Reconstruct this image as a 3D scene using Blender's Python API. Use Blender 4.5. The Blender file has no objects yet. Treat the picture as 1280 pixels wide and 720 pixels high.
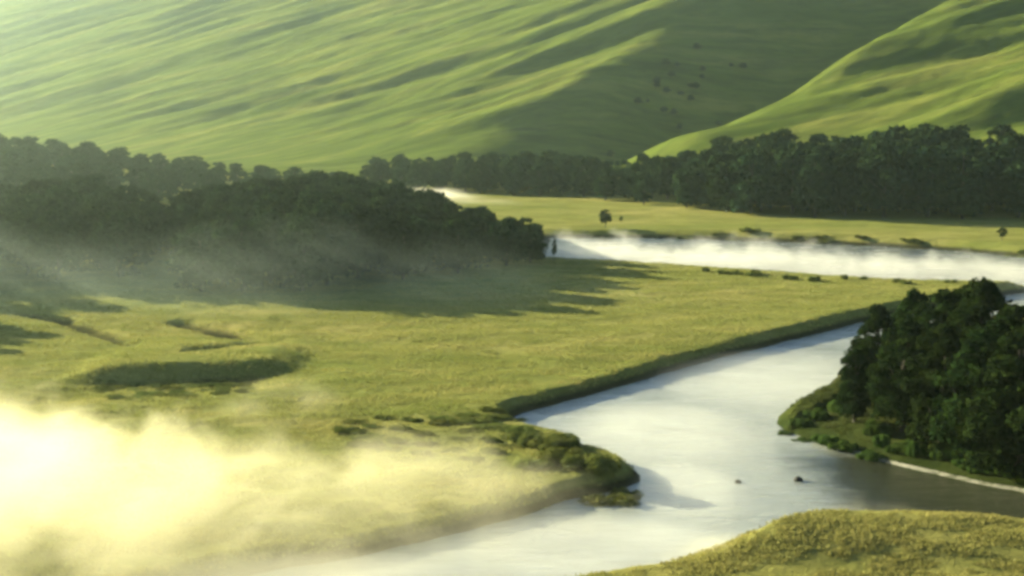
import bpy, math
import numpy as np
from mathutils import Vector

rng = np.random.default_rng(11)
R = math.radians
sc = bpy.context.scene
COL = sc.collection

# ------------------------------------------------------------------ camera
CAM_Z = 36.0
F = 1758.0
PITCH = math.atan((360 - 130) / F)
cp, sp = math.cos(PITCH), math.sin(PITCH)
cam_d = bpy.data.cameras.new('camera')
cam = bpy.data.objects.new('camera', cam_d)
COL.objects.link(cam)
cam.location = (0, 0, CAM_Z)
cam.rotation_euler = (R(90) - PITCH, 0, 0)
cam_d.sensor_width = 36
cam_d.lens = F / 1280 * 36
cam_d.clip_start = 0.5
cam_d.clip_end = 20000
sc.camera = cam


def gp(px, py, z=0.0):
    """A point of the ground at height z under a place of the photograph."""
    a = (px - 640) / F
    b = (360 - py) / F
    dx, dy, dz = a, cp + b * sp, -sp + b * cp
    t = (z - CAM_Z) / dz
    return (dx * t, dy * t)


def G(pts, z=0.0):
    return np.array([gp(x, y, z) for x, y in pts])


# ------------------------------------------------------------------ noise
def _hash(ix, iy, seed):
    h = (ix.astype(np.int64) * 374761393 + iy.astype(np.int64) * 668265263 + seed * 1274126177) & 0xFFFFFFFF
    h = ((h ^ (h >> 13)) * 1103515245) & 0xFFFFFFFF
    h = ((h ^ (h >> 16)) * 668265263) & 0xFFFFFFFF
    return ((h ^ (h >> 15)) & 0xFFFFFF) / float(0xFFFFFF)


def vnoise(x, y, seed=0):
    x = np.asarray(x, float); y = np.asarray(y, float)
    ix = np.floor(x); iy = np.floor(y)
    fx = x - ix; fy = y - iy
    fx = fx * fx * fx * (fx * (fx * 6 - 15) + 10); fy = fy * fy * fy * (fy * (fy * 6 - 15) + 10)
    a = _hash(ix, iy, seed); b = _hash(ix + 1, iy, seed)
    c = _hash(ix, iy + 1, seed); d = _hash(ix + 1, iy + 1, seed)
    return (a + (b - a) * fx) * (1 - fy) + (c + (d - c) * fx) * fy


def fbm(x, y, seed=0, octv=4, gain=.5):
    s = 0; a = 1; n = 0
    for k in range(octv):
        s = s + a * (vnoise(x, y, seed + k * 17) - .5); n += a
        x = x * 2.03 + 5.1; y = y * 2.03 + 1.7; a *= gain
    return s / n * 2


def sst(a, b, x):
    t = np.clip((x - a) / (b - a), 0, 1)
    return t * t * (3 - 2 * t)


def inside(px, py, poly):
    r = np.zeros(px.shape, bool)
    n = len(poly)
    for i in range(n):
        x0, y0 = poly[i]; x1, y1 = poly[(i + 1) % n]
        c = ((y0 > py) != (y1 > py)) & (px < (x1 - x0) * (py - y0) / (y1 - y0 + 1e-12) + x0)
        r ^= c
    return r


def segdist(px, py, poly, closed=True):
    d = np.full(px.shape, 1e9)
    n = len(poly)
    for i in range(n if closed else n - 1):
        x0, y0 = poly[i]; x1, y1 = poly[(i + 1) % n]
        ex, ey = x1 - x0, y1 - y0
        t = np.clip(((px - x0) * ex + (py - y0) * ey) / (ex * ex + ey * ey + 1e-12), 0, 1)
        d = np.minimum(d, (px - x0 - t * ex) ** 2 + (py - y0 - t * ey) ** 2)
    return np.sqrt(d)


def smooth_poly(p, it=2):
    p = np.asarray(p)
    for _ in range(it):
        q = np.roll(p, -1, 0)
        p = np.stack([p * .75 + q * .25, p * .25 + q * .75], 1).reshape(-1, 2)
    return p


# ------------------------------------------------------------------ the lie of the land
WATER = -1.5
RIVER = smooth_poly(G([
    (150, 760), (330, 714), (430, 699), (560, 670), (660, 643), (722, 622), (780, 614), (806, 598), (780, 580), (735, 566),
    (728, 556), (690, 546), (648, 536), (632, 528), (640, 520), (700, 505), (800, 475), (900, 448), (1000, 422), (1088, 400), (1160, 384), (1300, 362), (1400, 356), (1520, 372), (1400, 388),
    (1250, 404), (1150, 424), (1085, 452), (1040, 485), (985, 512), (966, 524), (985, 541), (1040, 560), (1100, 577), (1180, 597),
    (1290, 620), (1420, 650), (1420, 668), (1290, 652), (1160, 650), (1060, 653), (1000, 664), (930, 684), (850, 704), (740, 730), (600, 770)], WATER), 1)
RIVER_FAR = smooth_poly(G([
    (560, 292), (640, 296), (700, 298), (800, 297), (950, 301), (1100, 308), (1200, 314), (1290, 322), (1500, 338), (1900, 356), (1900, 366), (1500, 366), (1290, 362), (1180, 360), (1100, 355),
    (1000, 349), (900, 341), (800, 334), (700, 330), (600, 318)], WATER), 1)
DITCH = G([(20, 388), (70, 396), (130, 416), (190, 440), (215, 447), (262, 440), (340, 427)])
DITCH2 = G([(228, 402), (262, 409), (300, 420), (345, 429)])
TERRACE = G([(122, 472), (180, 469), (250, 466), (318, 463)])
TONGUE = G([(970, 530), (1030, 505), (1085, 470), (1150, 440), (1400, 420), (1500, 640), (1280, 600), (1100, 565)])

GU, GV = np.array([.66, .75]), np.array([-.75, .66])
GU = GU / np.hypot(*GU); GV = np.array([-GU[1], GU[0]])


def hill_uv(x, y):
    return GU[0] * x + GU[1] * y - 500, GV[0] * x + GV[1] * y


def hill(x, y):
    u, v = hill_uv(x, y)
    w = 42 * fbm(u / 210, v / 210, 5, 3) + 10 * fbm(u / 60, v / 60, 6, 2)
    vv = v + w * sst(40, 260, u)
    foot = .365 * (np.sqrt(u * u + 34 ** 2) + u) / 2
    top = 214 + 10 * fbm(x / 300, y / 300, 3, 3) + 16 * sst(700, 1700, v)
    k = 22.0
    h = -k * np.log(np.exp(-np.clip(foot, 0, 620) / k) + np.exp(-top / k))
    h = np.where(u > 760, h - .12 * (u - 760), h)
    rv = -.33 * x + .944 * y + w * .8 * sst(40, 260, u)
    ru = .944 * x + .33 * y
    act = sst(10, 120, u) * (1 - .6 * sst(480, 700, u))
    # gullies and ribs that run down the fall line
    g1 = 1 - 2 * np.abs(vnoise(rv / 58 + .10 * fbm(u / 90, v / 90, 7), ru / 420, 21) - .5) * 2
    g2 = vnoise(rv / 24, ru / 210, 22) - .5
    g3 = vnoise(rv / 10, ru / 80, 23) - .5
    rough = fbm(rv / 16, ru / 44, 8, 4)
    # the open valley between the two spurs
    c = v - (424 - .07 * u + 10 * fbm(u / 120, 3.3 + u * 0, 9, 2))
    wide = 1 + .55 * sst(50, 380, u)
    dep = np.minimum(66, .40 * np.clip(u + 8, 0, 900))
    drop = 1 - sst(2, 92 * wide, c)
    rise = sst(-76, 8, -c * -1) if False else sst(-80, 6, c)
    val = np.where(c > 8, drop, rise)
    h2 = h - dep * val + 7 * sst(-150, -70, c) * (1 - sst(-70, 0, c)) * sst(0, 90, u)
    calm = 1 - .6 * val
    h2 = h2 + act * calm * (-5.2 * np.clip(.55 + g1, 0, 1.4) + 5.2 * g2 + 3.0 * g3 + 1.7 * rough)
    h2 = h2 + 10 * np.exp(-(((x - 66) / 36) ** 2 + ((y - 622) / 34) ** 2)) * sst(0, 30, u)
    return np.maximum(h2, 0) * (foot > .3) + 0


def land(x, y):
    x = np.asarray(x, float); y = np.asarray(y, float)
    z = .32 * fbm(x / 34, y / 20, 1, 3) + .22 * fbm(x / 7, y / 5, 2, 3)
    z = z + hill(x, y)
    # knoll under the back wood on the left
    z = z + 12.5 * np.exp(-(((x + 245) / 90) ** 2 + ((y - 590) / 110) ** 2)) + 3 * np.exp(-(((x + 90) / 60) ** 2 + ((y - 345) / 60) ** 2))
    # rising ground under the right far wood
    z = z + 3 * sst(440, 540, y) * sst(10, 120, x)
    # terraces and ditches of the left meadow
    near = (y < 300) & (x < 10)
    if near.any():
        xs, ys = x[near], y[near]
        d = segdist(xs, ys, TERRACE, False)
        yl = np.interp(xs, TERRACE[:, 0], TERRACE[:, 1])
        ex = sst(TERRACE[0, 0] - 6, TERRACE[0, 0] + 1, xs) * (1 - sst(TERRACE[-1, 0], TERRACE[-1, 0] + 7, xs))
        s = ys - yl + .9 * fbm(xs / 5, ys / 5, 30, 2)
        z[near] += ex * (1.3 * sst(-2.8, 2.2, s) * (1 - sst(4, 38, s)) - .9 * (1 - sst(-2.2, 1.6, s)) * sst(-22, -4, s))
        dd = np.minimum(segdist(xs, ys, DITCH, False), segdist(xs, ys, DITCH2, False)) + .7 * fbm(xs / 4, ys / 4, 31, 2)
        z[near] -= .8 * (1 - sst(.2, 4.2, dd))
    # the near mound at the right and the slope under the camera
    z = z + 1.2 * np.exp(-(((x - 32) / 16) ** 2 + ((y - 117) / 11) ** 2)) + 1.0 * np.exp(-(((x - 19) / 9) ** 2 + ((y - 113) / 9) ** 2))
    z = z + np.minimum(28 * np.clip((92 - y) / 92, 0, 2) ** 1.6, 34)
    # river beds
    for poly, bw in ((RIVER, 1.7), (RIVER_FAR, 5.0)):
        lo, hi = poly.min(0) - 40, poly.max(0) + 40
        m = (x > lo[0]) & (x < hi[0]) & (y > lo[1]) & (y < hi[1])
        if not m.any():
            continue
        xs, ys = x[m], y[m]
        sd = segdist(xs, ys, poly)
        ins = inside(xs, ys, poly)
        sd = np.where(ins, -sd, sd) + .55 * fbm(xs / 5, ys / 5, 40, 3)
        w = np.full(xs.shape, bw)
        if poly is RIVER:
            ton = inside(xs, ys, TONGUE)
            w = np.where(ton, 7.0, w)
            w = w + 4.3 * sst(4, 18, xs) * (1 - sst(128, 138, ys))
            w = w * (1 + .5 * fbm(xs / 12, ys / 12, 41, 2))
        zz = z[m]
        f = sst(0, 1, np.clip(sd / w, 0, 1)) if False else np.clip(sd / w, 0, 1) ** .8
        out = (WATER - .05) * (1 - f) + zz * f
        z[m] = np.where(sd > 0, np.where(sd < w, out, zz), WATER - .05 - np.clip(-sd * .35, 0, 1.4))
    return z


def ground_z(x, y):
    return float(land(np.array([float(x)]), np.array([float(y)]))[0])


# ------------------------------------------------------------------ node helper
def new_mat(name):
    m = bpy.data.materials.new(name)
    m.use_nodes = True
    nt = m.node_tree
    nt.nodes.clear()
    out = nt.nodes.new('ShaderNodeOutputMaterial')
    return m, nt, out


class N:
    def __init__(s, nt): s.nt = nt

    def __call__(s, typ, ins=None, **kw):
        n = s.nt.nodes.new('ShaderNode' + typ)
        for k, v in kw.items():
            setattr(n, k, v)
        for k, v in (ins or {}).items():
            i = n.inputs[k]
            if hasattr(v, 'is_output'):
                s.nt.links.new(v, i)
            else:
                i.default_value = v
        return n

    def noise(s, vec, scale, detail=4, rough=.55, dist=0):
        return s('TexNoise', {'Vector': vec, 'Scale': scale, 'Detail': detail, 'Roughness': rough, 'Distortion': dist}).outputs['Fac']

    def mapping(s, vec, scale=(1, 1, 1), rot=(0, 0, 0), loc=(0, 0, 0)):
        return s('Mapping', {'Vector': vec, 'Scale': scale, 'Rotation': rot, 'Location': loc}).outputs[0]

    def ramp(s, fac, stops):
        n = s('ValToRGB', {'Fac': fac})
        e = n.color_ramp.elements
        while len(e) < len(stops):
            e.new(.5)
        for q, (p, c) in zip(e, stops):
            q.position = p
            q.color = (c[0], c[1], c[2], 1) if not isinstance(c, (int, float)) else (c, c, c, 1)
        return n.outputs[0]

    def mix(s, fac, a, b, mode='MIX'):
        n = s('Mix', data_type='RGBA', blend_type=mode)
        for i, v in ((0, fac), (6, a), (7, b)):
            if hasattr(v, 'is_output'):
                s.nt.links.new(v, n.inputs[i])
            else:
                n.inputs[i].default_value = v if i == 0 else (v[0], v[1], v[2], 1)
        return n.outputs[2]

    def math(s, op, a, b=0.0, c=0.0, clamp=False):
        n = s('Math', operation=op, use_clamp=clamp)
        for i, v in enumerate((a, b, c)):
            if hasattr(v, 'is_output'):
                s.nt.links.new(v, n.inputs[i])
            else:
                n.inputs[i].default_value = v
        return n.outputs[0]


def lush_shade_area(n, q, nz):  # area of greener growth by the grove, with shade painted into its colour
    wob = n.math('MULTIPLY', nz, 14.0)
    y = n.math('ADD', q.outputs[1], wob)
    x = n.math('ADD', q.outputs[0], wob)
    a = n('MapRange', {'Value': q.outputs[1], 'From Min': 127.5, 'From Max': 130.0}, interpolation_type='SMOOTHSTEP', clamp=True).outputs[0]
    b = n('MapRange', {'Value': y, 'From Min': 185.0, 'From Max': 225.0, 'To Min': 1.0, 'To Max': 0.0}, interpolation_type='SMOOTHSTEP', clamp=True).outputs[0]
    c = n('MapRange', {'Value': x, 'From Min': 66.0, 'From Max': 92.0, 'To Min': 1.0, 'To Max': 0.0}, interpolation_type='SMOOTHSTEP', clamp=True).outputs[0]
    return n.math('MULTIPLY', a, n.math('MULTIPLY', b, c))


def ground_material(name, hilly):
    m, nt, out = new_mat(name)
    n = N(nt)
    pos = n('NewGeometry').outputs['Position']
    big = n.noise(n.mapping(pos, (.012, .03, .02)), 1.0, 5, .6)
    mid = n.noise(n.mapping(pos, (.07, .16, .1)), 1.0, 6, .65)
    fine = n.noise(pos, .9, 6, .7)
    tuft = n.noise(n.mapping(pos, (.5, .9, .6)), 1.6, 5, .75)
    if hilly:
        rot = math.atan2(.33, .944)
        rv = n('VectorRotate', {'Vector': pos, 'Axis': (0, 0, 1), 'Angle': -rot}, rotation_type='AXIS_ANGLE').outputs[0]
        st = n.noise(n.mapping(rv, (.008, .05, .02)), 1.0, 6, .65, .4)
        st2 = n.noise(n.mapping(rv, (.03, .16, .06)), 1.0, 5, .7, .3)
        c = n.ramp(st, [(.32, (.050, .080, .014)), (.5, (.112, .146, .026)), (.68, (.195, .200, .046))])
        c = n.mix(n.ramp(st2, [(.42, 0.0), (.66, .75)]), c, (.045, .060, .018))
        c = n.mix(n.ramp(fine, [(.5, 0.0), (.75, .55)]), c, (.088, .108, .026))
    else:
        c = n.ramp(big, [(.32, (.138, .166, .040)), (.5, (.205, .208, .058)), (.66, (.270, .245, .082))])
        c = n.mix(n.ramp(mid, [(.42, 0.0), (.62, .75)]), c, (.110, .125, .028))
        c = n.mix(n.ramp(tuft, [(.50, 0.0), (.68, .7)]), c, (.105, .110, .028))
        c = n.mix(n.ramp(fine, [(.55, 0.0), (.75, .5)]), c, (.20, .175, .05))
        q3 = n('SeparateXYZ', {'Vector': pos})
        gold = n.math('MULTIPLY', n('MapRange', {'Value': q3.outputs[0], 'From Min': 4.0, 'From Max': 9.0}, clamp=True).outputs[0], n.math('LESS_THAN', q3.outputs[1], 131.0))
        c = n.mix(n.math('MULTIPLY', gold, .7), c, n.ramp(mid, [(.3, (.13, .14, .035)), (.7, (.27, .24, .075))]))
        # damp dark soil at the water's edge
        z = n('SeparateXYZ', {'Vector': pos}).outputs[2]
        wet = n('MapRange', {'Value': n.math('ADD', z, n.math('MULTIPLY', fine, .5)), 'From Min': -.75, 'From Max': -.15, 'To Min': 1.0, 'To Max': 0.0}, clamp=True).outputs[0]
        c = n.mix(wet, c, (.030, .030, .014))
        lush_shade = n.math('MULTIPLY', n('MapRange', {'Value': n('SeparateXYZ', {'Vector': pos}).outputs[0], 'From Min': 24.0, 'From Max': 29.0}, clamp=True).outputs[0],
                      lush_shade_area(n, n('SeparateXYZ', {'Vector': pos}), mid))
        c = n.mix(n.math('MULTIPLY', lush_shade, .9), c, n.ramp(mid, [(.35, (.018, .030, .008)), (.65, (.040, .052, .013))]))  # greener ground on the tongue, grove shade painted into the colour
        # shingle along the foot of the wooded bank
        x = n('SeparateXYZ', {'Vector': pos}).outputs[0]
        y = n('SeparateXYZ', {'Vector': pos}).outputs[1]
        at = n.math('ADD', z, n.math('MULTIPLY', mid, .15))
        sh = n.math('MULTIPLY', n.math('MULTIPLY', n.math('GREATER_THAN', at, WATER + .12), n.math('LESS_THAN', at, WATER + .30)),
                    n.math('MULTIPLY', n.math('GREATER_THAN', x, 22.0), n.math('MULTIPLY', n.math('GREATER_THAN', y, 128.0), n.math('LESS_THAN', y, 152.0))))
        c = n.mix(n.math('MULTIPLY', sh, n.ramp(fine, [(.35, .2), (.6, 1.0)])), c, (.34, .33, .27))
    hb = n.math('ADD', n.math('MULTIPLY', tuft, .55), n.math('ADD', n.math('MULTIPLY', fine, .35), n.math('MULTIPLY', mid, 1.1)))
    bump = n('Bump', {'Height': hb, 'Strength': .9, 'Distance': 1.1 if hilly else .8}).outputs[0]
    b = n('BsdfPrincipled', {'Base Color': c, 'Roughness': 1.0, 'Specular IOR Level': .0, 'Normal': bump})
    nt.links.new(b.outputs[0], out.inputs[0])
    return m


def leaf_material(name, c1, c2, c3, trans=.3):
    m, nt, out = new_mat(name)
    n = N(nt)
    rnd = n('ObjectInfo').outputs['Random']
    pos = n('NewGeometry').outputs['Position']
    nz = n.noise(pos, .55, 4, .65)
    ri = n('NewGeometry').outputs['Random Per Island']
    c = n.ramp(nz, [(.33, c1), (.5, c2), (.68, c3)])
    hsv = n('HueSaturation', {'Color': c, 'Hue': n.math('ADD', .485, n.math('MULTIPLY', rnd, .03)),
                              'Saturation': 1.0, 'Value': n.math('ADD', .62, n.math('ADD', n.math('MULTIPLY', rnd, .45), n.math('MULTIPLY', ri, .4)))}).outputs[0]
    d = n('BsdfPrincipled', {'Base Color': hsv, 'Roughness': 1.0, 'Specular IOR Level': .0})
    t = n('BsdfTranslucent', {'Color': n.mix(.4, hsv, (.05, .075, .01))})
    mx = n('MixShader', {0: trans, 1: d.outputs[0], 2: t.outputs[0]})
    nt.links.new(mx.outputs[0], out.inputs[0])
    return m


def bark_material():
    m, nt, out = new_mat('bark')
    n = N(nt)
    co = n('TexCoord').outputs['Object']
    nz = n.noise(n.mapping(co, (3, 3, .5)), 2.0, 6, .7)
    c = n.ramp(nz, [(.3, (.018, .015, .010)), (.7, (.055, .047, .034))])
    b = n('BsdfPrincipled', {'Base Color': c, 'Roughness': .9, 'Normal': n('Bump', {'Height': nz, 'Strength': .6}).outputs[0]})
    nt.links.new(b.outputs[0], out.inputs[0])
    return m


def rock_material():
    m, nt, out = new_mat('wet rock')
    n = N(nt)
    co = n('TexCoord').outputs['Object']
    nz = n.noise(co, 3.0, 6, .7)
    c = n.ramp(nz, [(.3, (.012, .012, .010)), (.7, (.05, .048, .042))])
    b = n('BsdfPrincipled', {'Base Color': c, 'Roughness': .8, 'Specular IOR Level': .2, 'Normal': n('Bump', {'Height': nz, 'Strength': .7}).outputs[0]})
    nt.links.new(b.outputs[0], out.inputs[0])
    return m


def water_material(name, rough, lo, hi):
    m, nt, out = new_mat(name)
    n = N(nt)
    pos = n('NewGeometry').outputs['Position']
    a = n.noise(n.mapping(pos, (.10, .22, .2), (0, 0, .5)), 1.0, 5, .6, .6)
    b2 = n.noise(n.mapping(pos, (.9, 2.2, 1), (0, 0, .35)), 1.0, 5, .65, .5)
    b3 = n.noise(n.mapping(pos, (.25, 1.3, 1), (0, 0, .55)), 1.0, 4, .6, .8)
    h = n.math('ADD', n.math('ADD', n.math('MULTIPLY', a, .25), n.math('MULTIPLY', b3, .7)), n.math('MULTIPLY', b2, .22))
    bump = n('Bump', {'Height': h, 'Strength': .55, 'Distance': .5}).outputs[0]
    ro = n('MapRange', {'Value': a, 'From Min': .35, 'From Max': .65, 'To Min': rough * .6, 'To Max': rough * 1.5}).outputs[0]
    c = n.ramp(a, [(.3, lo), (.7, hi)])
    # grove's dark reflection painted into the colour behind the tongue; the stream is milky
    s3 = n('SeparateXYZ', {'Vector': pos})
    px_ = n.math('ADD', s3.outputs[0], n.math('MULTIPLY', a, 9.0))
    dark_reflection = n.math('MULTIPLY', n('MapRange', {'Value': px_, 'From Min': 31.0, 'From Max': 39.0}, interpolation_type='SMOOTHSTEP', clamp=True).outputs[0],
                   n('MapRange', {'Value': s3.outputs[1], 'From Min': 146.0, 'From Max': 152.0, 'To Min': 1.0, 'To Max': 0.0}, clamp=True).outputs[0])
    c = n.mix(dark_reflection, c, (.034, .038, .021))
    b = n('BsdfPrincipled', {'Base Color': c, 'Roughness': ro, 'IOR': 1.5, 'Specular IOR Level': 1.0, 'Normal': bump})
    nt.links.new(b.outputs[0], out.inputs[0])
    return m


# ------------------------------------------------------------------ mesh helpers
def mesh_from(name, verts, faces_flat, loop_counts, mat, smooth=False):
    me = bpy.data.meshes.new(name)
    verts = np.asarray(verts, np.float32)
    faces_flat = np.asarray(faces_flat, np.int32)
    loop_counts = np.asarray(loop_counts, np.int32)
    me.vertices.add(len(verts))
    me.vertices.foreach_set('co', verts.ravel())
    me.loops.add(len(faces_flat))
    me.loops.foreach_set('vertex_index', faces_flat)
    me.polygons.add(len(loop_counts))
    me.polygons.foreach_set('loop_start', np.concatenate([[0], np.cumsum(loop_counts)[:-1]]).astype(np.int32))
    me.update(calc_edges=True)
    me.polygons.foreach_set('use_smooth', np.full(len(loop_counts), smooth))
    me.materials.append(mat)
    me.validate()
    return me


def obj(name, me, parent=None, loc=(0, 0, 0)):
    o = bpy.data.objects.new(name, me)
    COL.objects.link(o)
    o.location = loc
    if parent:
        o.parent = parent
    return o


def tag(o, label=None, cat=None, group=None, kind=None):
    if label: o['label'] = label
    if cat: o['category'] = cat
    if group: o['group'] = group
    if kind: o['kind'] = kind
    return o


def icos(sub=2):
    import bmesh
    bm = bmesh.new()
    bmesh.ops.create_icosphere(bm, subdivisions=sub, radius=1)
    v = np.array([q.co[:] for q in bm.verts]); f = np.array([[q.index for q in p.verts] for p in bm.faces])
    bm.free()
    return v, f


# ------------------------------------------------------------------ ground
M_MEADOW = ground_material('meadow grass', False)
M_HILL = ground_material('hill grass', True)
M_BARK = bark_material()
M_ROCK = rock_material()

OFF = 60.0
rows = [20.0]
while rows[-1] < 3000:
    rows.append(rows[-1] * 1.0036)
rows = np.array(rows)
tin = np.arange(-.40, .4001, .0018)
ext = [.41]
while ext[-1] < 1.3:
    ext.append(ext[-1] * 1.025)
ext = np.array(ext)
ts = np.concatenate([-ext[::-1], tin, ext])
YY, TT = np.meshgrid(rows, ts, indexing='ij')
XX = TT * YY
YY = YY - OFF
ZZ = land(XX.ravel(), YY.ravel())
V = np.stack([XX.ravel(), YY.ravel(), ZZ], 1)
nr, nc = XX.shape
idx = np.arange(nr * nc).reshape(nr, nc)
Q = np.stack([idx[:-1, :-1], idx[:-1, 1:], idx[1:, 1:], idx[1:, :-1]], -1).reshape(-1, 4)
cx = V[Q].mean(1)
u_, v_ = hill_uv(cx[:, 0], cx[:, 1])
onhill = u_ > 6 - 170 * sst(590, 720, cx[:, 1]) + 8 * fbm(cx[:, 0] / 40, cx[:, 1] / 40, 55, 2)
for nm, msk, mt in (('meadow', ~onhill, M_MEADOW), ('hillside', onhill, M_HILL)):
    q = Q[msk]
    used, inv = np.unique(q, return_inverse=True)
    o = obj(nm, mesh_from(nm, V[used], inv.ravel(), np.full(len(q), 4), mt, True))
    tag(o, {'meadow': 'olive and gold grass meadow on the flat valley floor', 'hillside': 'steep green grassy hillside furrowed by gullies'}[nm], {'meadow': 'meadow', 'hillside': 'hill'}[nm], kind='structure')


def sheet(name, poly, mat, grow=4.0, z=WATER):
    import bmesh
    p = np.asarray(poly)
    a = np.roll(p, 1, 0); b = np.roll(p, -1, 0)
    t = b - a
    t /= np.linalg.norm(t, axis=1)[:, None] + 1e-9
    area = .5 * np.sum(p[:, 0] * np.roll(p[:, 1], -1) - np.roll(p[:, 0], -1) * p[:, 1])
    nrm = np.stack([t[:, 1], -t[:, 0]], 1) * (1 if area > 0 else -1)
    lo, hi = p.min(0) - grow, p.max(0) + grow
    bm = bmesh.new()
    # a grid clipped to cells near the water
    st = 4.0
    gx = np.arange(lo[0], hi[0] + st, st); gy = np.arange(lo[1], hi[1] + st, st)
    X, Y = np.meshgrid(gx, gy, indexing='ij')
    keep = inside(X.ravel() + st / 2, Y.ravel() + st / 2, p) | (segdist(X.ravel() + st / 2, Y.ravel() + st / 2, p) < grow + 1)
    keep = keep.reshape(X.shape)[:-1, :-1]
    ii = np.arange(X.size).reshape(X.shape)
    q = np.stack([ii[:-1, :-1], ii[1:, :-1], ii[1:, 1:], ii[:-1, 1:]], -1)[keep]
    used, inv = np.unique(q, return_inverse=True)
    bm.free()
    vv = np.stack([X.ravel()[used], Y.ravel()[used], np.full(len(used), z)], 1)
    return obj(name, mesh_from(name, vv, inv.ravel(), np.full(len(q), 4), mat, True))


tag(sheet('river', RIVER, water_material('river water', .14, (.27, .29, .245), (.37, .39, .335)), 5), 'pale silvery river winding through the meadow', 'river', kind='structure')
tag(sheet('far_river', RIVER_FAR, water_material('far river water', .2, (.05, .06, .05), (.08, .09, .075)), 6), 'misty far reach of river across the valley', 'river', kind='structure')


# ------------------------------------------------------------------ trees
def leaf_cards(pts, nrms, sizes, g):
    """One small folded leaf spray per point: two triangles sharing a rib."""
    n = len(pts)
    d = nrms + g.normal(0, .55, (n, 3))
    d /= np.linalg.norm(d, axis=1)[:, None] + 1e-9
    r = g.normal(0, 1, (n, 3))
    a = np.cross(d, r); a /= np.linalg.norm(a, axis=1)[:, None] + 1e-9
    b = np.cross(d, a)
    s = sizes[:, None]
    p0 = pts - a * s * .6
    p1 = pts + b * s * .42 - d * s * .18
    p2 = pts + a * s * .6
    p3 = pts - b * s * .42 - d * s * .18
    v = np.stack([p0, p1, p2, p3], 1).reshape(-1, 3)
    k = np.arange(n)[:, None] * 4
    f = np.concatenate([k + [0, 1, 2], k + [0, 2, 3]], 1).reshape(-1)
    return v, f, np.full(n * 2, 3)


def tube(path, radii, sides=7):
    path = np.asarray(path, float)
    n = len(path)
    tan = np.gradient(path, axis=0)
    tan /= np.linalg.norm(tan, axis=1)[:, None] + 1e-9
    vs = []
    for p, t, r in zip(path, tan, radii):
        ref = np.array([1, 0, 0]) if abs(t[0]) < .8 else np.array([0, 1, 0])
        a = np.cross(t, ref); a /= np.linalg.norm(a); b = np.cross(t, a)
        for k in range(sides):
            w = 2 * math.pi * k / sides
            vs.append(p + r * (math.cos(w) * a + math.sin(w) * b))
    fs = []
    for i in range(n - 1):
        for k in range(sides):
            fs.append([i * sides + k, i * sides + (k + 1) % sides, (i + 1) * sides + (k + 1) % sides, (i + 1) * sides + k])
    return np.array(vs), fs


def tree_meshes(seed, H, nleaf, leaf, crown_lo, width, lobes, mat, pointed=.0, nm='tree'):
    """A crown of leaf sprays gathered in lobes at the ends of limbs, and the trunk with those limbs."""
    g = np.random.default_rng(seed)
    cent, rad = [], []
    for i in range(lobes):
        h = (i + .5) / lobes
        zc = H * (crown_lo + (1 - crown_lo) * (.04 + .86 * h))
        prof = math.sin(math.pi * (.16 + .74 * h) ** (1 - .15 * pointed)) ** .75
        prof *= (1 - pointed * h * .65)
        w = i * 2.399 + g.uniform(-.5, .5)
        rr = width * prof * g.uniform(.35, .85)
        if h > .93:
            rr *= .3
        cent.append((rr * math.cos(w), rr * math.sin(w), zc + g.uniform(-.03, .03) * H))
        rad.append(width * g.uniform(.36, .62) * (.55 + .45 * prof) * (1 - .25 * h))
    cent = np.array(cent); rad = np.array(rad)
    pr = rad ** 2 / np.sum(rad ** 2)
    li = g.choice(lobes, nleaf, p=pr)
    d = g.normal(0, 1, (nleaf, 3)); d /= np.linalg.norm(d, axis=1)[:, None]
    d[:, 2] = np.where(d[:, 2] < -.35, -d[:, 2] * .6, d[:, 2])
    rr = rad[li] * (1 - np.abs(g.normal(0, .16, nleaf)))
    # twig-level clumping breaks each lobe into uneven sprays
    cl = vnoise(d[:, 0] * 2.6 + li * 3.7, d[:, 1] * 2.6 + d[:, 2] * 2.1, seed) - .5
    rr = rr * (1 + .42 * cl)
    pts = cent[li] + d * rr[:, None] * np.array([1, 1, .86])
    pts[:, 2] = np.maximum(pts[:, 2], .03 * H)
    keep = g.random(nleaf) < np.clip(.72 + 1.2 * cl, .1, 1)
    pts, d = pts[keep], d[keep]
    sz = leaf * g.uniform(.6, 1.35, len(pts))
    v, f, c = leaf_cards(pts, d + np.array([0, 0, .25]), sz, g)
    crown = mesh_from(nm + ' crown', v, f, c, mat, False)
    # trunk and limbs
    tv, tf, base = [], [], 0
    tp = np.array([[0, 0, -.4], [g.uniform(-.1, .1), g.uniform(-.1, .1), H * .2], [g.uniform(-.25, .25), g.uniform(-.25, .25), H * .5], [g.uniform(-.3, .3), g.uniform(-.3, .3), H * .82]])
    a, b = tube(tp, [H * .024, H * .018, H * .012, H * .003]); tv.append(a); tf += b; base = len(a)
    for i in range(0, lobes, max(1, lobes // 7)):
        z0 = max(.12 * H, cent[i][2] - .22 * H)
        k = np.interp(z0, tp[:, 2], tp[:, 0]), np.interp(z0, tp[:, 2], tp[:, 1])
        p0 = np.array([k[0], k[1], z0]); p2 = cent[i]
        p1 = (p0 + p2) / 2 + np.array([0, 0, -.02 * H])
        a, b = tube([p0, p1, p2], [H * .008, H * .005, H * .002], 5)
        tv.append(a); tf += [[q + base for q in ff] for ff in b]; base += len(a)
    tf = np.array(tf)
    trunk = mesh_from(nm + ' trunk', np.concatenate(tv), tf.ravel(), np.full(len(tf), 4), M_BARK, True)
    return crown, trunk


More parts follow.
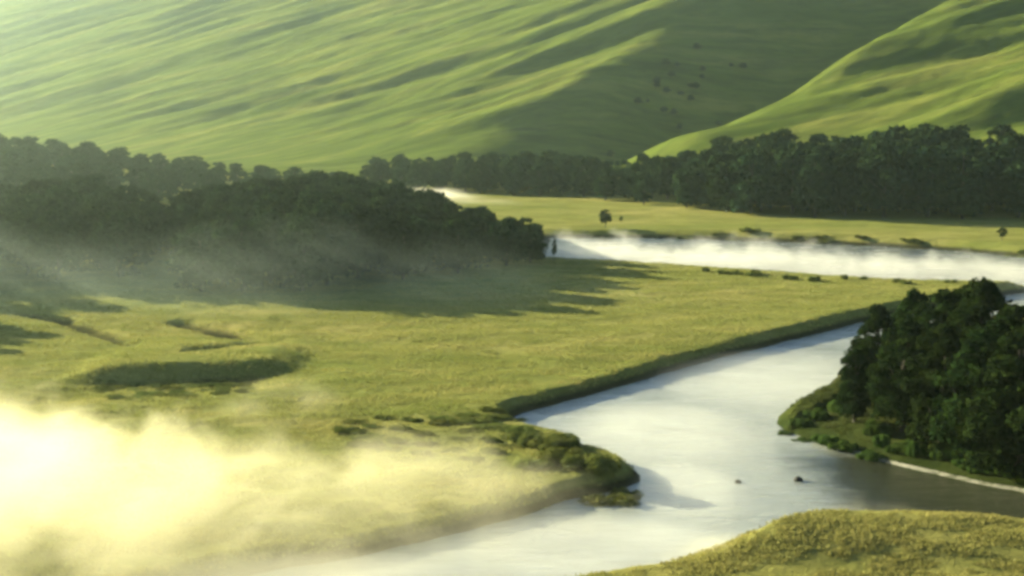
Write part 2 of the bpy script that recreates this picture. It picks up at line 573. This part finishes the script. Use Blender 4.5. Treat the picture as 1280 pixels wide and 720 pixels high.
M_LEAF = leaf_material('wood leaves', (.009, .020, .011), (.015, .029, .013), (.026, .042, .015), .12)
M_LEAF_NEAR = leaf_material('grove leaves', (.005, .010, .004), (.009, .018, .005), (.019, .032, .008), .14)
M_BUSH = leaf_material('bush leaves', (.085, .105, .024), (.125, .145, .034), (.17, .18, .05), .35)
M_BUSH_G = leaf_material('green bush leaves', (.030, .055, .012), (.048, .085, .018), (.075, .115, .024), .3)

KIND = {}
KIND['near'] = [tree_meshes(100 + i, 14, 15000, .40, .03, 3.3 + .35 * (i % 3), 34, M_LEAF_NEAR, .3 + .15 * (i % 2), 'grove tree') for i in range(5)]
KIND['mid'] = [tree_meshes(200 + i, 12, 4200, .62, .06, 3.7 + .4 * (i % 3), 24, M_LEAF, .1 * (i % 3), 'wood tree') for i in range(5)]
KIND['far'] = [tree_meshes(300 + i, 12, 2200, .9, .06, 3.6 + .5 * (i % 3), 20, M_LEAF, .2 * (i % 3), 'far tree') for i in range(5)]
KIND['lone'] = [tree_meshes(400 + i, 6, 1500, .42, .28, 2.0, 14, M_LEAF, 0, 'lone tree') for i in range(2)]
BASE_H = {'near': 14, 'mid': 12, 'far': 12, 'lone': 6}


def tree(name, kind, x, y, h, label, group=None, wide=1.0, var=None, cat='tree'):
    k = int(rng.integers(len(KIND[kind]))) if var is None else var
    crown, trunk = KIND[kind][k]
    s = h / BASE_H[kind]
    e = bpy.data.objects.new(name, None)
    COL.objects.link(e)
    e.empty_display_size = 1
    e.location = (x, y, ground_z(x, y))
    e.rotation_euler = (0, 0, float(rng.uniform(0, 6.28)))
    e.scale = (s * wide, s * wide, s)
    tag(e, label, cat, group)
    obj('trunk', trunk, e)
    obj('crown', crown, e)
    return e


def scatter(poly, dist, tries=6000, lim=400):
    lo, hi = poly.min(0), poly.max(0)
    c = rng.uniform(lo, hi, (tries, 2))
    c = c[inside(c[:, 0], c[:, 1], poly)]
    got = np.zeros((0, 2))
    for p in c:
        if len(got) == 0 or np.min(np.sum((got - p) ** 2, 1)) > dist * dist:
            got = np.vstack([got, p])
            if len(got) >= lim:
                break
    return got


# front wood on the left, two masses that meet at a notch
WA = G([(236, 368), (330, 372), (430, 364), (520, 354), (600, 343), (676, 333), (690, 322), (650, 308), (560, 302), (470, 288), (380, 282), (280, 290), (225, 318)])
for x, y in scatter(WA, 8.6):
    px = 640 + F * x / (y * cp + 0)
    h = float(np.interp(px, [230, 300, 400, 450, 490, 560, 610, 650, 690], [12, 14, 16, 15.6, 13.4, 12, 11, 9.6, 8.5])) * rng.uniform(.88, 1.1)
    tree('broadleaf_tree', 'mid', x, y, h, 'dark broadleaf tree in the misty front wood on the left of the meadow', 'trees of the front wood by the meadow', rng.uniform(1.15, 1.5))
WB = G([(-190, 372), (-60, 366), (80, 362), (170, 358), (210, 345), (200, 322), (120, 302), (0, 296), (-120, 300)])
for x, y in scatter(WB, 9.6):
    px = 640 + F * x / (y * cp)
    h = float(np.interp(px, [-150, 0, 70, 120, 170, 215], [13, 13.5, 15, 14.5, 12.5, 9.5])) * rng.uniform(.88, 1.1)
    tree('broadleaf_tree', 'mid', x, y, h, 'dim broadleaf tree in the low wood at the left edge behind pale mist', 'trees of the low wood at the left edge', rng.uniform(1.2, 1.5))
for px, py in ((-150, 392), (-185, 398), (-230, 402), (-175, 385), (-215, 390), (-260, 396)):
    x, y = gp(px, py)
    tree('broadleaf_tree', 'mid', x, y, rng.uniform(12, 15), 'dim broadleaf tree in the low wood at the left edge behind pale mist', 'trees of the low wood at the left edge', 1.2)
WC = G([(-120, 268), (60, 268), (180, 262), (330, 252), (420, 240), (330, 232), (200, 232), (60, 232), (-120, 230)])
for x, y in scatter(WC, 13.5):
    px = 640 + F * x / (y * cp)
    h = float(np.interp(px, [-100, 0, 100, 200, 300, 420], [13, 13, 11.5, 9.5, 9, 8])) * rng.uniform(.85, 1.1)
    tree('broadleaf_tree', 'far', x, y, h, 'hazy broadleaf tree in the back wood climbing the knoll on the left', 'trees of the hazy back wood on the knoll', rng.uniform(1.4, 1.8))
WD = G([(455, 238), (520, 243), (600, 246), (660, 248), (740, 252), (745, 240), (650, 234), (560, 231), (470, 230)])
for x, y in scatter(WD, 9.5):
    px = 640 + F * x / (y * cp)
    h = float(np.interp(px, [450, 480, 520, 545, 590, 640, 740], [9, 12, 12.5, 10.5, 14, 14.5, 14])) * rng.uniform(.85, 1.1)
    tree('broadleaf_tree', 'far', x, y, h, 'bluish broadleaf tree in the belt at the foot of the shaded hollow', 'trees of the belt below the hollow', rng.uniform(1, 1.25))
WE = G([(742, 254), (800, 260), (880, 267), (960, 274), (1080, 277), (1200, 279), (1400, 280), (1400, 256), (1200, 253), (1060, 250), (960, 247), (880, 243), (800, 243), (745, 244)])
for x, y in scatter(WE, 11):
    px = 640 + F * x / (y * cp)
    h = float(np.interp(px, [740, 800, 870, 900, 1000, 1150, 1300], [12.5, 14, 15.5, 20, 22, 22, 21])) * rng.uniform(.85, 1.1)
    tree('broadleaf_tree', 'far', x, y, h, 'near black broadleaf tree in the long wood under the right hill spur', 'trees of the long wood under the spur', rng.uniform(.95, 1.3))

# the dark grove on the right bank: every tree has a look of its own
GROVE = [
    (1068, 524, 8.6, .78, 'small leafy tree at the tip of the dark right grove, nearest the water'),
    (1094, 512, 12.6, .80, 'slim tree second from the tip of the dark right grove, above the river bend'),
    (1128, 536, 12.8, .86, 'tree with a sloping shoulder in front of the right grove near its tip'),
    (1135, 508, 14.2, .85, 'tree with a flat crown behind the sloping one in the right grove'),
    (1172, 522, 15.2, .90, 'flat-topped tree left of the tallest in the dark right grove'),
    (1176, 556, 13.6, .92, 'front tree of the right grove with a hollow dark base under the flat top'),
    (1222, 536, 17.2, .86, 'tallest tree of the dark right grove, its round knob above the rest'),
    (1222, 570, 14.0, .95, 'front tree of the right grove standing before the tallest one'),
    (1256, 548, 14.8, .9, 'tree filling the dip right of the tallest in the right grove'),
    (1272, 584, 15.0, 1.0, 'broad front tree of the right grove at the edge of the photo'),
    (1290, 552, 16.0, .95, 'tree with a raised crown at the far right end of the grove'),
    (1330, 580, 16.0, 1.0, 'tree of the right grove half outside the right edge'),
    (1205, 508, 14.6, .9, 'back tree of the right grove peeping left of the tallest'),
    (1345, 545, 16.0, 1.0, 'tree behind the right end of the dark grove'),
]
for i, (px, py, h, wd, lab) in enumerate(GROVE):
    x, y = gp(px, py, .2)
    tree('grove_tree', 'near', x, y, h * 1.04, lab, 'trees of the dark grove on the right bank', wd * 1.3, i % 5)

for px, py, h, wd, lab in (
        (757, 287, 5.6, .95, 'small lone dark tree standing in the far bright meadow'),
        (1252, 305, 4.0, .9, 'tiny lone tree at the far right on the river flat'),
        (693, 329, 5.2, .36, 'slim upright tree just off the end of the front wood'),
        (1101, 392, 4.0, .8, 'little round tree by the river left of the dark grove'),
        (776, 281, 2.2, .8, 'pale low thorn tree right of the lone meadow tree')):
    x, y = gp(px, py)
    tree('lone_tree', 'lone', x, y, h, lab, None, wd)


def on_hill(px, py):
    """Where the line of sight through a place of the photograph meets the hillside."""
    a = (px - 640) / F; b = (360 - py) / F
    dx, dy, dz = a, cp + b * sp, -sp + b * cp
    t = np.arange(430, 1500, 1.5)
    g = land(dx * t, dy * t) - (CAM_Z + dz * t)
    k = int(np.argmax(g > 0))
    return dx * t[k], dy * t[k]


for k in range(22):
    px, py = 840 + rng.normal() * 22 + (k % 3) * 14, 112 + rng.normal() * 30
    px += (130 - py) * .55
    x, y = on_hill(px, py)
    tree('hill_tree', 'far', x, y, rng.uniform(2.2, 4.2), 'small dark scrub tree scattered in the shaded hollow of the hill', 'scrub trees in the shaded hollow', rng.uniform(1.6, 2.6))


# ------------------------------------------------------------------ bushes
def bush_mesh(seed, nleaf, leaf, lobes, mat, flat=.62):
    g = np.random.default_rng(seed)
    w = g.uniform(0, 6.28, lobes); r = np.sqrt(g.random(lobes)) * .72
    cent = np.stack([r * np.cos(w), r * np.sin(w), g.uniform(.22, .6, lobes) * (1 - .5 * r) * flat / .62], 1)
    rad = g.uniform(.24, .42, lobes)
    li = g.integers(0, lobes, nleaf)
    d = g.normal(0, 1, (nleaf, 3)); d /= np.linalg.norm(d, axis=1)[:, None]
    cl = vnoise(d[:, 0] * 2.5 + li * 3.1, d[:, 1] * 2.5 + d[:, 2] * 2, seed) - .5
    rr = rad[li] * (1 - np.abs(g.normal(0, .14, nleaf))) * (1 + .4 * cl)
    pts = cent[li] + d * rr[:, None]
    pts[:, 2] = np.abs(pts[:, 2]) * .95
    sz = leaf * g.uniform(.6, 1.4, nleaf)
    v, f, c = leaf_cards(pts, d + np.array([0, 0, .3]), sz, g)
    fol = mesh_from('bush foliage', v, f, c, mat)
    tv, tf, base = [], [], 0
    for i in range(min(7, lobes)):
        a, b = tube([(cent[i][0] * .15, cent[i][1] * .15, -.15), cent[i] * np.array([.6, .6, .5]), cent[i]], [.03, .02, .008], 5)
        tv.append(a); tf += [[q + base for q in ff] for ff in b]; base += len(a)
    tf = np.array(tf)
    st = mesh_from('bush stems', np.concatenate(tv), tf.ravel(), np.full(len(tf), 4), M_BARK, True)
    return fol, st


BUSH = {'near': [bush_mesh(500 + i, 3600, .105, 12, M_BUSH) for i in range(4)],
        'green': [bush_mesh(520 + i, 2600, .12, 11, M_BUSH_G) for i in range(3)],
        'far': [bush_mesh(540 + i, 700, .2, 8, M_BUSH) for i in range(3)]}


def bush(kind, px, py, wide, high, label, group=None, deep=1.0, z=0.0):
    x, y = gp(px, py, z)
    fol, st = BUSH[kind][int(rng.integers(len(BUSH[kind])))]
    e = bpy.data.objects.new('bush', None)
    COL.objects.link(e)
    e.location = (x, y, ground_z(x, y) - .05)
    e.rotation_euler = (0, 0, float(rng.uniform(-.5, .5)) + (math.pi if rng.random() < .5 else 0))
    e.scale = (wide, wide * deep, high)
    tag(e, label, 'bush', group)
    obj('stems', st, e)
    obj('foliage', fol, e)
    return e


for px, py, w, h, d, lab in (
        (760, 606, 3.3, 2.4, .9, 'round dark bush at the tip of the bank, jutting into the river'),
        (735, 590, 3.2, 2.0, .9, 'olive bush just behind the round one at the tip of the bank'),
        (784, 600, 1.9, 1.8, .9, 'small bush clinging to the river side of the round tip bush'),
        (704, 580, 3.0, 2.0, .9, 'low olive bush inland of the tip bushes'),
        (690, 560, 3.3, 1.7, .9, 'dark bush over the little river bay above the tip bushes'),
        (714, 556, 1.6, 1.6, .9, 'small dark bush hanging over the water beside the bay'),
        (655, 556, 2.4, 1.5, 1, 'low spreading bush at the head of the river bay'),
        (668, 584, 2.2, 1.2, 1, 'low yellowish bush in the grass behind the tip bushes')):
    bush('near', px, py, w, h, lab, 'bushes on the bank tip', d)
SCRUB = G([(440, 528), (520, 520), (600, 518), (650, 535), (640, 566), (600, 580), (540, 572), (470, 562), (430, 548)])
for x, y in scatter(SCRUB, 3.1, 3000, 40):
    e = bush('near', 0, 600, rng.uniform(1.3, 2.4), rng.uniform(.3, .75), 'low olive scrub bush on the rough bank left of the river bend', 'scrub bushes on the rough bank', .9)
    e.location = (x, y, ground_z(x, y) - .05)
# greenery on the tongue of the right bank
for px, py, w, h, lab in (
        (982, 526, 1.3, 1.0, 'green bush on the very tip of the wooded tongue'),
        (1000, 521, 1.5, 1.4, 'bright green bush second on the wooded tongue'),
        (1022, 516, 1.7, 1.7, 'bright green bush third along the river side of the tongue'),
        (1044, 512, 1.7, 1.9, 'tall bright bush touching the first grove tree'),
        (1004, 534, 1.4, .9, 'low dark bush above the shingle near the tongue tip'),
        (1030, 538, 1.7, 1.3, 'dark green bush above the shingle below the first grove tree'),
        (1056, 546, 1.8, 1.3, 'dark green bush above the shingle under the slim grove trees'),
        (1090, 556, 1.8, 1.0, 'low bush above the shingle before the sloping grove tree')):
    bush('green', px, py, w, h, lab, 'bushes on the wooded tongue')
for k in range(30):
    px = 1085 + k * 9 + rng.uniform(-4, 4); py = np.interp(px, [1100, 1280, 1340], [546, 588, 602]) + rng.uniform(-9, 5)
    bush('green', px, py, rng.uniform(.9, 1.6), rng.uniform(.6, 2.2), 'low dark undergrowth bush along the foot of the right grove', 'undergrowth bushes below the grove')
# bank of the bright reach: rank growth overhanging the water
for k in range(46):
    s = k / 45
    px = np.interp(s, [0, .25, .6, 1], [612, 700, 880, 1086]) + rng.uniform(-5, 5)
    py = np.interp(px, [600, 640, 700, 800, 900, 1000, 1090], [518, 511, 497, 468, 442, 417, 396])
    bush('near', px, py, rng.uniform(.9, 1.7), rng.uniform(.4, .8) * (1.3 - .4 * s), 'low dark tussock bush on the lip of the steep river bank', 'tussock bushes on the bank lip', .7)
# marsh hedge between the far meadow and the far river
for k in range(60):
    px = rng.uniform(800, 1300)
    py = np.interp(px, [800, 950, 1100, 1300], [294, 297, 303, 316]) + rng.normal(0, 2.2)
    bush('far', px, py, rng.uniform(1.6, 3.6), rng.uniform(.8, 1.7), 'grey green marsh bush along the far river edge', 'marsh bushes of the far river')
for k in range(24):
    px = rng.uniform(880, 1290)
    py = np.interp(px, [880, 1000, 1100, 1300], [342, 349, 357, 366]) + rng.normal(0, 2.0)
    bush('far', px, py, rng.uniform(.8, 1.8), rng.uniform(.8, 1.6), 'small misty bush on the near edge of the far river', 'small bushes on the near edge of the far river')
# rushes on the terrace of the left meadow
for x, y in scatter(G([(118, 474), (320, 466), (316, 490), (240, 496), (140, 498)]), 2.6, 3000, 60):
    e = bush('near', 0, 600, rng.uniform(1.2, 2.2), rng.uniform(.3, .55), 'low dark rush clump in the sunken strip of the left meadow', 'rush clumps in the sunken strip')
    e.location = (x, y, ground_z(x, y) - .05)

# ------------------------------------------------------------------ rocks
iv, if_ = icos(3)


def rock(px, py, a, b, c, label, seed):
    nz = fbm(iv[:, 0] * 1.3 + seed, iv[:, 1] * 1.3 + iv[:, 2] * 1.1, seed, 3)
    v = iv * (1 + .35 * nz)[:, None] * np.array([a, b, c])
    x, y = gp(px, py, WATER)
    o = obj('river_rock', mesh_from('river rock', v, if_.ravel(), np.full(len(if_), 3), M_ROCK, True), None, (x, y, WATER + c * .25))
    return tag(o, label, 'rock', 'rocks in the river')


rock(997, 601, .5, .42, .34, 'dark wet rock breaking the surface of the river bend', 3)
rock(922, 603, .34, .3, .22, 'smaller low rock awash left of the dark one in the river', 4)


# ------------------------------------------------------------------ grass
def grass_material():
    m, nt, out = new_mat('grass blades')
    n = N(nt)
    pos = n('NewGeometry').outputs['Position']
    ri = n('NewGeometry').outputs['Random Per Island']
    big = n.noise(n.mapping(pos, (.06, .12, .05)), 1.0, 4, .6)
    c = n.ramp(big, [(.35, (.19, .225, .052)), (.55, (.29, .295, .082)), (.7, (.355, .33, .11))])
    c = n.mix(n.math('MULTIPLY', ri, .4), c, (.26, .24, .08))
    sp_ = n('SeparateXYZ', {'Vector': pos})
    gold = n.math('MULTIPLY', n('MapRange', {'Value': sp_.outputs[0], 'From Min': 4.0, 'From Max': 9.0}, clamp=True).outputs[0], n.math('LESS_THAN', sp_.outputs[1], 129.0))
    c = n.mix(n.math('MULTIPLY', gold, .7), c, n.mix(ri, (.21, .20, .055), (.36, .32, .11)))
    lush_shade = n.math('MULTIPLY', n('MapRange', {'Value': sp_.outputs[0], 'From Min': 22.0, 'From Max': 26.0}, clamp=True).outputs[0],
                  lush_shade_area(n, sp_, big))
    c = n.mix(n.math('MULTIPLY', lush_shade, .92), c, n.mix(ri, (.022, .038, .009), (.055, .062, .017)))  # greener blades here, darkened with painted shade of the grove
    d = n('BsdfDiffuse', {'Color': c})
    t = n('BsdfTranslucent', {'Color': c})
    mx = n('MixShader', {0: .35, 1: d.outputs[0], 2: t.outputs[0]})
    nt.links.new(mx.outputs[0], out.inputs[0])
    return m


def grass():
    n = 240000
    y = 96 * np.exp(rng.random(n) * math.log(330 / 96))
    t = rng.uniform(-.42, .42, n)
    x = t * y
    z = land(x, y)
    den = vnoise(x / 5, y / 3, 70) * .6 + vnoise(x / 1.6, y / 1.2, 71) * .4
    ok = (z > WATER + .75) & (den > .36)
    x, y, z, den = x[ok], y[ok], z[ok], den[ok]
    k = 4
    m = len(x)
    x = np.repeat(x, k) + rng.normal(0, .16, m * k); y = np.repeat(y, k) + rng.normal(0, .16, m * k); z = np.repeat(z, k) - .05
    h = rng.uniform(.08, .27, m * k) * np.repeat(.5 + den, k)
    w = rng.uniform(.03, .07, m * k) * (1 + y / 180)
    a = rng.uniform(0, 6.28, m * k); l = rng.uniform(0, .35, m * k); la = rng.uniform(0, 6.28, m * k)
    dx, dy = np.cos(a) * w, np.sin(a) * w
    tipx, tipy = x + np.cos(la) * l, y + np.sin(la) * l
    v = np.stack([np.stack([x - dx, y - dy, z], 1), np.stack([x + dx, y + dy, z], 1), np.stack([tipx, tipy, z + h], 1)], 1).reshape(-1, 3)
    f = np.arange(len(v))
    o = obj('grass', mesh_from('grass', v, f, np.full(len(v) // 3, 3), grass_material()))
    tag(o, 'tufts of long pale grass growing over the meadow', 'grass', kind='stuff')


grass()


# ------------------------------------------------------------------ air: haze and mist
def box(name, lo, hi, mat):
    lo = np.array(lo, float); hi = np.array(hi, float)
    v = np.array([[lo[0] if not i & 1 else hi[0], lo[1] if not i & 2 else hi[1], lo[2] if not i & 4 else hi[2]] for i in range(8)])
    f = [0, 2, 3, 1, 4, 5, 7, 6, 0, 1, 5, 4, 2, 6, 7, 3, 0, 4, 6, 2, 1, 3, 7, 5]
    return obj(name, mesh_from(name, v, f, [4] * 6, mat))


m, nt, out = new_mat('haze')
n = N(nt)
pv = n('VolumePrincipled', {'Color': (.74, .95, .84, 1), 'Density': .000108, 'Anisotropy': .79})
nt.links.new(pv.outputs[0], out.inputs['Volume'])
hz = box('haze', (-4200, -140, -6), (4200, 3400, 280), m)
tag(hz, 'thin golden morning haze filling the whole valley', 'haze', kind='stuff')


def mist(name, label, blobs, dens, height, base, scale, color, aniso=.55, step=.35, sharp=(.42, .66), floor=.25):
    """A bank of mist: noise shaped by soft ground patches (x, y, rx, ry, weight) and thinning upwards."""
    b = np.array(blobs)
    lo = [(b[:, 0] - b[:, 2]).min(), (b[:, 1] - b[:, 3]).min(), base]
    hi = [(b[:, 0] + b[:, 2]).max(), (b[:, 1] + b[:, 3]).max(), base + height]
    m, nt, out = new_mat(name)
    n = N(nt)
    pos = n('NewGeometry').outputs['Position']
    pos = n('TexCoord').outputs['Object']
    sx = n('SeparateXYZ', {'Vector': pos})
    tot = None
    for (x, y, rx, ry, w) in blobs:
        dx = n.math('MULTIPLY', n.math('SUBTRACT', sx.outputs[0], x), 1 / rx)
        dy = n.math('MULTIPLY', n.math('SUBTRACT', sx.outputs[1], y), 1 / ry)
        r = n.math('SQRT', n.math('ADD', n.math('MULTIPLY', dx, dx), n.math('MULTIPLY', dy, dy)))
        q = n('MapRange', {'Value': r, 'From Min': .15, 'From Max': 1.0, 'To Min': w, 'To Max': 0.0}, interpolation_type='SMOOTHSTEP', clamp=True).outputs[0]
        tot = q if tot is None else n.math('MAXIMUM', tot, q)
    hgt = n.math('MULTIPLY', n.math('SUBTRACT', sx.outputs[2], base), 1 / height, clamp=True)
    nz = n.noise(n.mapping(pos, scale), 1.0, 4, .6, .5)
    # taller where the patch is strong and the noise high
    lim = n.math('MULTIPLY', n.math('MULTIPLY', tot, n.math('ADD', floor, n('MapRange', {'Value': nz, 'From Min': sharp[0], 'From Max': sharp[1], 'To Min': 0.0, 'To Max': 1.0}, clamp=True).outputs[0])), .8)
    fall = n('MapRange', {'Value': n.math('SUBTRACT', lim, hgt), 'From Min': 0.0, 'From Max': .45, 'To Min': 0.0, 'To Max': 1.0}, interpolation_type='SMOOTHSTEP', clamp=True).outputs[0]
    d = n.math('MULTIPLY', n.math('MULTIPLY', fall, tot), dens)
    pv = n('VolumePrincipled', {'Color': (*color, 1), 'Density': d, 'Anisotropy': aniso})
    nt.links.new(pv.outputs[0], out.inputs['Volume'])
    m.cycles.volume_step_rate = step
    o = box(name, lo, hi, m)
    return tag(o, label, 'mist', kind='stuff')


def blob(px, py, rx, ry, w):
    x, y = gp(px, py)
    return (x, y, rx, ry, w)


mist('golden_mist', 'thick golden mist lying over the near left meadow', [blob(-40, 630, 46, 40, 1.0), blob(110, 660, 36, 38, 1.0), blob(330, 650, 36, 32, .8), blob(60, 735, 34, 18, .9), blob(260, 728, 26, 15, .8), blob(500, 630, 28, 24, .75), blob(630, 625, 20, 18, .55), blob(350, 510, 16, 28, .5)],
     .036, 13.4, -1.9, (.13, .10, .18), (1.0, .95, .68), .28, .35, (.28, .66), .45)
mist('water_mist', 'thin white vapour lying on the near river', [blob(400, 725, 40, 16, 1.0), blob(700, 680, 28, 20, 1.0), blob(860, 600, 12, 20, .8), blob(830, 530, 22, 30, .8), blob(960, 460, 36, 44, .7)],
     .036, 3.2, -1.95, (.05, .05, .2), (1, 1, .93), .35, .5, (.1, .9), .8)
mist('bank_mist', 'faint golden mist over the near right bank', [blob(960, 690, 16, 10, .8), blob(1090, 650, 12, 10, .7)],
     .11, 6.4, -1.9, (.16, .14, .2), (1.0, .95, .7), .5, .35, (.25, .7), .35)
mist('river_mist', 'white mist rising from the far river', [blob(650, 316, 40, 30, .9), blob(740, 318, 44, 36, 1.0), blob(930, 326, 62, 36, 1.0), blob(1150, 338, 70, 36, .9), blob(1330, 350, 50, 34, .9)],
     .023, 9.0, -2.0, (.17, .06, .2), (1, 1, .93), .4, .35, (.25, .75), .5)
mist('meadow_mist', 'pale mist lying on the far meadow behind the left wood', [blob(520, 250, 46, 55, 1.0), blob(590, 256, 40, 45, .6)],
     .030, 7.0, -1.0, (.06, .04, .2), (1, .98, .86), .4, .5, (.2, .8), .5)
mist('wood_mist', 'blue grey mist drifting in front of the left wood', [blob(-60, 375, 70, 50, .9), blob(120, 372, 60, 46, .9), blob(330, 372, 60, 50, 1.0), blob(560, 378, 46, 40, .8), blob(720, 375, 36, 30, .5)],
     .0032, 24, -2.1, (.015, .015, .03), (.82, 1, .92), .3,   .35, (.1, .9), .5)

# ------------------------------------------------------------------ light
EL, AZ = 15.0, -55.0            # degrees; azimuth from +Y towards +X
sx_, sy_ = math.sin(R(AZ)) * math.cos(R(EL)), math.cos(R(AZ)) * math.cos(R(EL))
sd_ = Vector((sx_, sy_, math.sin(R(EL))))
ld = bpy.data.lights.new('sun', 'SUN')
ld.energy = 5.0
ld.angle = R(.53)
ld.color = (1.0, .905, .60)
lo_ = bpy.data.objects.new('sun', ld)
COL.objects.link(lo_)
lo_.rotation_euler = sd_.to_track_quat('Z', 'Y').to_euler()
w = bpy.data.worlds.new('World')
sc.world = w
w.use_nodes = True
wn = w.node_tree
sky = wn.nodes.new('ShaderNodeTexSky')
sky.sky_type = 'NISHITA'
sky.sun_disc = False
sky.sun_elevation = R(EL)
sky.sun_rotation = R(AZ)
sky.air_density = .8
sky.dust_density = 1.0
sky.ozone_density = 1.6
bg = wn.nodes['Background']
wn.links.new(sky.outputs[0], bg.inputs[0])
bg.inputs[1].default_value = .05

sc.view_settings.view_transform = 'Standard'
sc.view_settings.look = 'None'
sc.view_settings.gamma = 1
sc.view_settings.use_curve_mapping = False
sc.view_settings.exposure = 2.2
sc.render.engine = 'CYCLES'
cy = sc.cycles
cy.max_bounces = 8
cy.diffuse_bounces = 3
cy.glossy_bounces = 3
cy.transmission_bounces = 2
cy.volume_bounces = 2
cy.volume_step_rate = 1.0
cy.volume_max_steps = 256
cy.use_denoising = True
cy.filter_width = 3.4
cy.use_adaptive_sampling = True
cy.adaptive_threshold = .03
